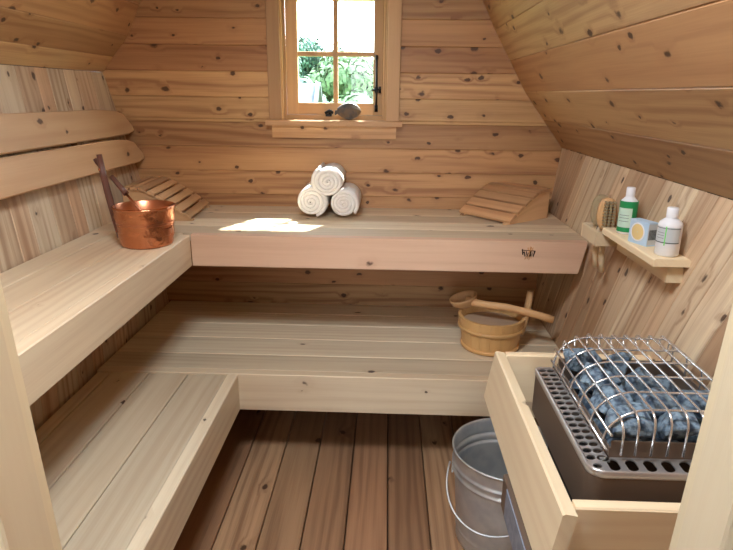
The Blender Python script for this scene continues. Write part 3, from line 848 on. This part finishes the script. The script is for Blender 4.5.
# green labelled bottle
def bottle(loc, r_, h, cap_r, cap_h, label, name='shampoo_bottle'):
    t = thing(name, label, 'bottle', loc, 'bottles on the wall shelf')
    pr = [(.001, 0), (r_ - .004, 0), (r_, .004), (r_, h * .80), (r_ * .93, h * .86), (r_ * .6, h * .94), (cap_r * .95, h * .97), (cap_r * .95, h)]
    MB().lathe(pr, (0, 0, 0), 32).build('bottle_body', WHITE, t)
    MB().lathe([(cap_r, h - .002), (cap_r, h + cap_h - .002), (cap_r - .002, h + cap_h), (.001, h + cap_h)], (0, 0, 0), 24).build('cap', WHITE, t)
    return t
def band(t, name, mat, r_, z0, z1, a0=0, a1=360):
    rows = []; n = 40
    for z_ in (z0, z1): rows.append([(r_ * math.cos(R(a0 + (a1 - a0) * i / n)), r_ * math.sin(R(a0 + (a1 - a0) * i / n)), z_) for i in range(n + 1)])
    m_ = MB().grid(rows, smooth=True); return m_.build(name, mat, t)
g = bottle((.726, 1.780, ZS + .0005), .0255, .116, .0128, .024, 'white bottle with a green label on the wall shelf')
band(g, 'label', GREENL, 0.0259, .008, .100)
band(g, 'label_panel', MINT, 0.0262, .022, .080, 175, 275)
for i, z_ in enumerate((.040, .050, .058)): band(g, 'label_mark', DGREY, 0.0264, z_, z_ + .0012, 192, 258)
w_ = bottle((.737, 1.528, ZS + .0005), .0295, .102, .0145, .024, 'plain white bottle with pale label at the near end of wall shelf')
band(w_, 'label', GREYL, 00.0299, .036, .078, 160, 300)
band(w_, 'label_mark', DGREY, 00.0302, .036, .0385, 160, 300); band(w_, 'label_mark', DGREY, 00.0302, .074, .0755, 160, 300)
band(w_, 'label_mark', LIME, 00.0303, .030, .080, 226, 231)  # thin lime stripe running just past the label's edges
for z_ in (.048, .055, .062): band(w_, 'label_mark', DGREY, 00.0302, z_, z_ + .0010, 180, 222)
# boxed soap
sb = thing('soap_box', 'pale blue boxed soap with round window between the two bottles', 'soap', (.722, 1.650, ZS + .0008), rotz=R(-70))
MB().box(-.036, .036, -.016, .016, 0, .066, c=.001, axis='z').build('carton', BLUEB, sb)
m_ = MB(); M_ = Matrix.Rotation(R(90), 3, 'X')
m_.lathe([(.024, 0), (.021, .0012), (.001, .0012)], (-.002, -.0163, .034), 28, M_); m_.build('soap', SOAPC, sb)
m_ = MB().lathe([(.0265, .0002), (.0262, .0012), (.0225, .0012), (.0222, .0002)], (-.002, -.0163, .034), 28, M_); m_.build('window_ring', WHITE, sb)
m_ = MB()
for i in range(6): m_.box(.0362, .0368, -.012 + i * .0042, -.0095 + i * .0042, .018, .046)
m_.build('printed_bars', DGREY, sb)
MB().box(.0360, .0363, -.0158, .0158, .004, .062).build('side_panel', GREYL, sb)

# ------------------------------------------------------------------ outdoors
m_ = MB().box(-60, 60, .2 - 40, 70, -1.3, -1.2); g_ = m_.build('ground', GRASS); tag(g_, kind='structure')
def tree(x_, y_, top, wdt, mat, label, seed):
    t = thing('tree', label, 'tree', (x_, y_, -1.2), 'trees beyond the window')
    rnd = random.Random(seed)
    under(MB().tube([(x_, y_, -1.2), (x_ + .1, y_, top * .4), (x_, y_, top - wdt)], lambda k: .28 * (1 - .7 * k), 8), 'trunk', BARK, t)
    m_ = MB(); clumps = []
    for i in range(38):
        a = rnd.uniform(0, 2 * PI); k = rnd.uniform(-.9, 1); rr = math.sqrt(max(0, 1 - k * k)) * rnd.uniform(.3, 1)
        clumps.append(Vector((x_ + wdt * rr * math.cos(a), y_ + wdt * rr * math.sin(a), top - wdt * 1.0 + wdt * .72 * k)))
    for c in clumps:
        for i in range(700):
            d_ = Vector((rnd.gauss(0, 1), rnd.gauss(0, 1), rnd.gauss(0, 1))).normalized() * rnd.uniform(.1, 1) ** .6 * wdt * .38
            p = c + d_; u = Vector((rnd.gauss(0, 1), rnd.gauss(0, 1), rnd.gauss(0, 1))).normalized(); v = u.cross(d_).normalized() if u.cross(d_).length > .01 else Vector((0, 0, 1))
            u = v.cross(d_.normalized()) * .11; v = v * .075; b = len(m_.v)
            m_.v += [p - u, p - v, p + u, p + v]; m_.face([b, b + 1, b + 2, b + 3])
    under(m_, 'crown', mat, t)
for i, (a, b, tp, wd_, mt, lb) in enumerate(((-6.6, 27, 3.7, 3.2, LEAF2, 'blue green tree at the left edge of the window view'), (-4.6, 36, 4.7, 3.2, LEAF2, 'dark green tree behind the vertical window bar'),
                             (1.4, 34, 4.3, 3.4, LEAF2, 'tall tree at the right edge of the window view'), (-1.35, 22, 2.9, 2.1, LEAF1, 'light green leafy tree filling the right lower window pane'), (-.65, 14.2, 1.36, .95, LEAF1, 'bright light green bush in the lower right window pane'), (-3.1, 19, 1.9, 1.3, LEAF2, 'dark bush just above the grey roof'))):
    tree(a, b, tp, wd_, mt, lb, i + 3)
# neighbour's roof
SX, SZ = 1.70, .22
hs = thing('shed', 'small outbuilding with grey shingled roof seen through the window', 'building', (-4.0 + SX, 12, -1.2))
under(MB().box(-5.6 + SX, -3.2 + SX, 11.2, 13.0, -1.2, .55 + SZ, axis='x'), 'wall', SIDING, hs)
m_ = MB(); 
m_.board((-5.8 + SX, 11.0, .50 + SZ), (1, 0, 0), (0, .82, .75), (0, -.75, .82), 0, 2.75, 1.35, .06, .01); m_.board((-5.8 + SX, 13.2, .50 + SZ), (1, 0, 0), (0, -.82, .75), (0, .75, .82), 0, 2.75, 1.35, .06, .01)
under(m_, 'roof', SHINGLE, hs)
m_ = MB(); m_.board((-3.06 + SX, 11.0, .42 + SZ), (0, .82, .75), (0, -.75, .82), (1, 0, 0), 0, 1.36, .12, .05, .0); m_.board((-3.06 + SX, 13.2, .42 + SZ), (0, -.82, .75), (0, .75, .82), (1, 0, 0), 0, 1.36, .12, .05, .0)
under(m_, 'gable_trim', BLUETRIM, hs)

# ------------------------------------------------------------------ unseen room added behind the camera to dim the doorway light
m_ = MB(); VY = -2.2
for i in range(20): m_.board((-1.3 + .12 * i, 0, 0), (0, 1, 0), (1, 0, 0), (0, 0, 1), VY, .36, .118, .03, .003)
tag(m_.build('floor_3', FLOORW), kind='structure')
m_ = MB()
for i in range(20):
    z_ = .115 * i
    m_.board((-1.3, 0, z_), (0, 1, 0), (0, 0, 1), (1, 0, 0), VY, .385, .115, .02, .003)
    m_.board((1.08, 0, z_), (0, 1, 0), (0, 0, 1), (-1, 0, 0), VY, .385, .115, .02, .003)
    if z_ < 2.0:
        m_.board((0, .388, z_), (1, 0, 0), (0, 0, 1), (0, -1, 0), -1.3, -.38, .115, .02, .003)
        m_.board((0, .388, z_), (1, 0, 0), (0, 0, 1), (0, -1, 0), .345, 1.08, .115, .02, .003)
    else: m_.board((0, .388, z_), (1, 0, 0), (0, 0, 1), (0, -1, 0), -1.3, 1.08, .115, .02, .003)
m_.box(-1.34, -1.32, VY, .39, -.05, 2.36); m_.box(1.10, 1.12, VY, .39, -.05, 2.36)
m_.box(-.60, .30, VY - .03, VY, 0, .95); m_.box(-1.32, -.60, VY - .03, VY, 0, 2.36); m_.box(.30, 1.10, VY - .03, VY, 0, 2.36)  # end wall closed down to a small opening to limit daylight from behind
tag(m_.build('wall_added_room', SIDEW), kind='structure')
m_ = MB()
for i in range(20): m_.board((-1.3 + .12 * i, 0, 2.3), (0, 1, 0), (1, 0, 0), (0, 0, -1), VY, .39, .118, .03, .003)
m_.box(-1.34, 1.12, VY, .5, 2.335, 2.36)
tag(m_.build('ceiling_3', CEILW), kind='structure')

# ------------------------------------------------------------------ light
W_ = bpy.data.worlds.new('sky'); bpy.context.scene.world = W_; W_.use_nodes = True; nt = W_.node_tree
bg = nt.nodes['Background']; tc = N(nt, 'ShaderNodeTexCoord'); sx = N(nt, 'ShaderNodeSeparateXYZ'); nt.links.new(tc.outputs['Generated'], sx.inputs[0])
nt.links.new(mix(nt, smooth(nt, sx.outputs[2], 0., .7), (.93, .97, 1.), (.66, .82, 1.)), bg.inputs[0])
bg.inputs[1].default_value = 3.8
sd = Vector((-.27, -.64, -1.)).normalized()
sn = bpy.data.lights.new('sun', 'SUN'); sn.energy = 12; sn.angle = R(2.2); sn.color = (1, .95, .87)
# unseen fill lamp, added under the roof peak to light benches and fascias
ll = bpy.data.lights.new('added_fill_light', 'AREA'); ll.shape = 'DISK'; ll.size = .45; ll.energy = 9.5; ll.color = (.86, .94, 1.)
lo = bpy.data.objects.new('added_fill_light', ll); C.objects.link(lo); lo.location = (-.22, .72, 2.19)
so = bpy.data.objects.new('sun', sn); C.objects.link(so); so.rotation_euler = sd.to_track_quat('-Z', 'Y').to_euler(); so.location = (2, 8, 9)

# ------------------------------------------------------------------ camera
cam = bpy.data.cameras.new('camera'); co = bpy.data.objects.new('camera', cam); C.objects.link(co)
bpy.context.scene.camera = co
cam.sensor_width = 36; cam.lens = 590 * 36 / 733; cam.clip_start = .05; cam.clip_end = 300
fpx = 590.
Yc = Vector((389 - 366.5, 95 - 275., fpx)).normalized()
r_ = R(.7); dx, dy = -math.sin(r_), math.cos(r_); dz = -(Yc.x * dx + Yc.y * dy) / Yc.z
Dn = Vector((dx, dy, dz)).normalized(); Xc = Dn.cross(Yc).normalized(); Zc = -Dn
# rows: world axes in (right, down, forward) camera coordinates
right = Vector((Xc.x, Yc.x, Zc.x)); down = Vector((Xc.y, Yc.y, Zc.y)); fwd = Vector((Xc.z, Yc.z, Zc.z))
co.matrix_world = Matrix.Translation((0, 0, H)) @ Matrix((right, -down, -fwd)).transposed().to_4x4()

sc = bpy.context.scene
sc.view_settings.view_transform = 'Standard'; sc.view_settings.look = 'None'; sc.view_settings.gamma = 1
sc.view_settings.use_curve_mapping = False; sc.view_settings.exposure = 1.88
sc.cycles.max_bounces = 14; sc.cycles.diffuse_bounces = 10; sc.cycles.sample_clamp_indirect = 8
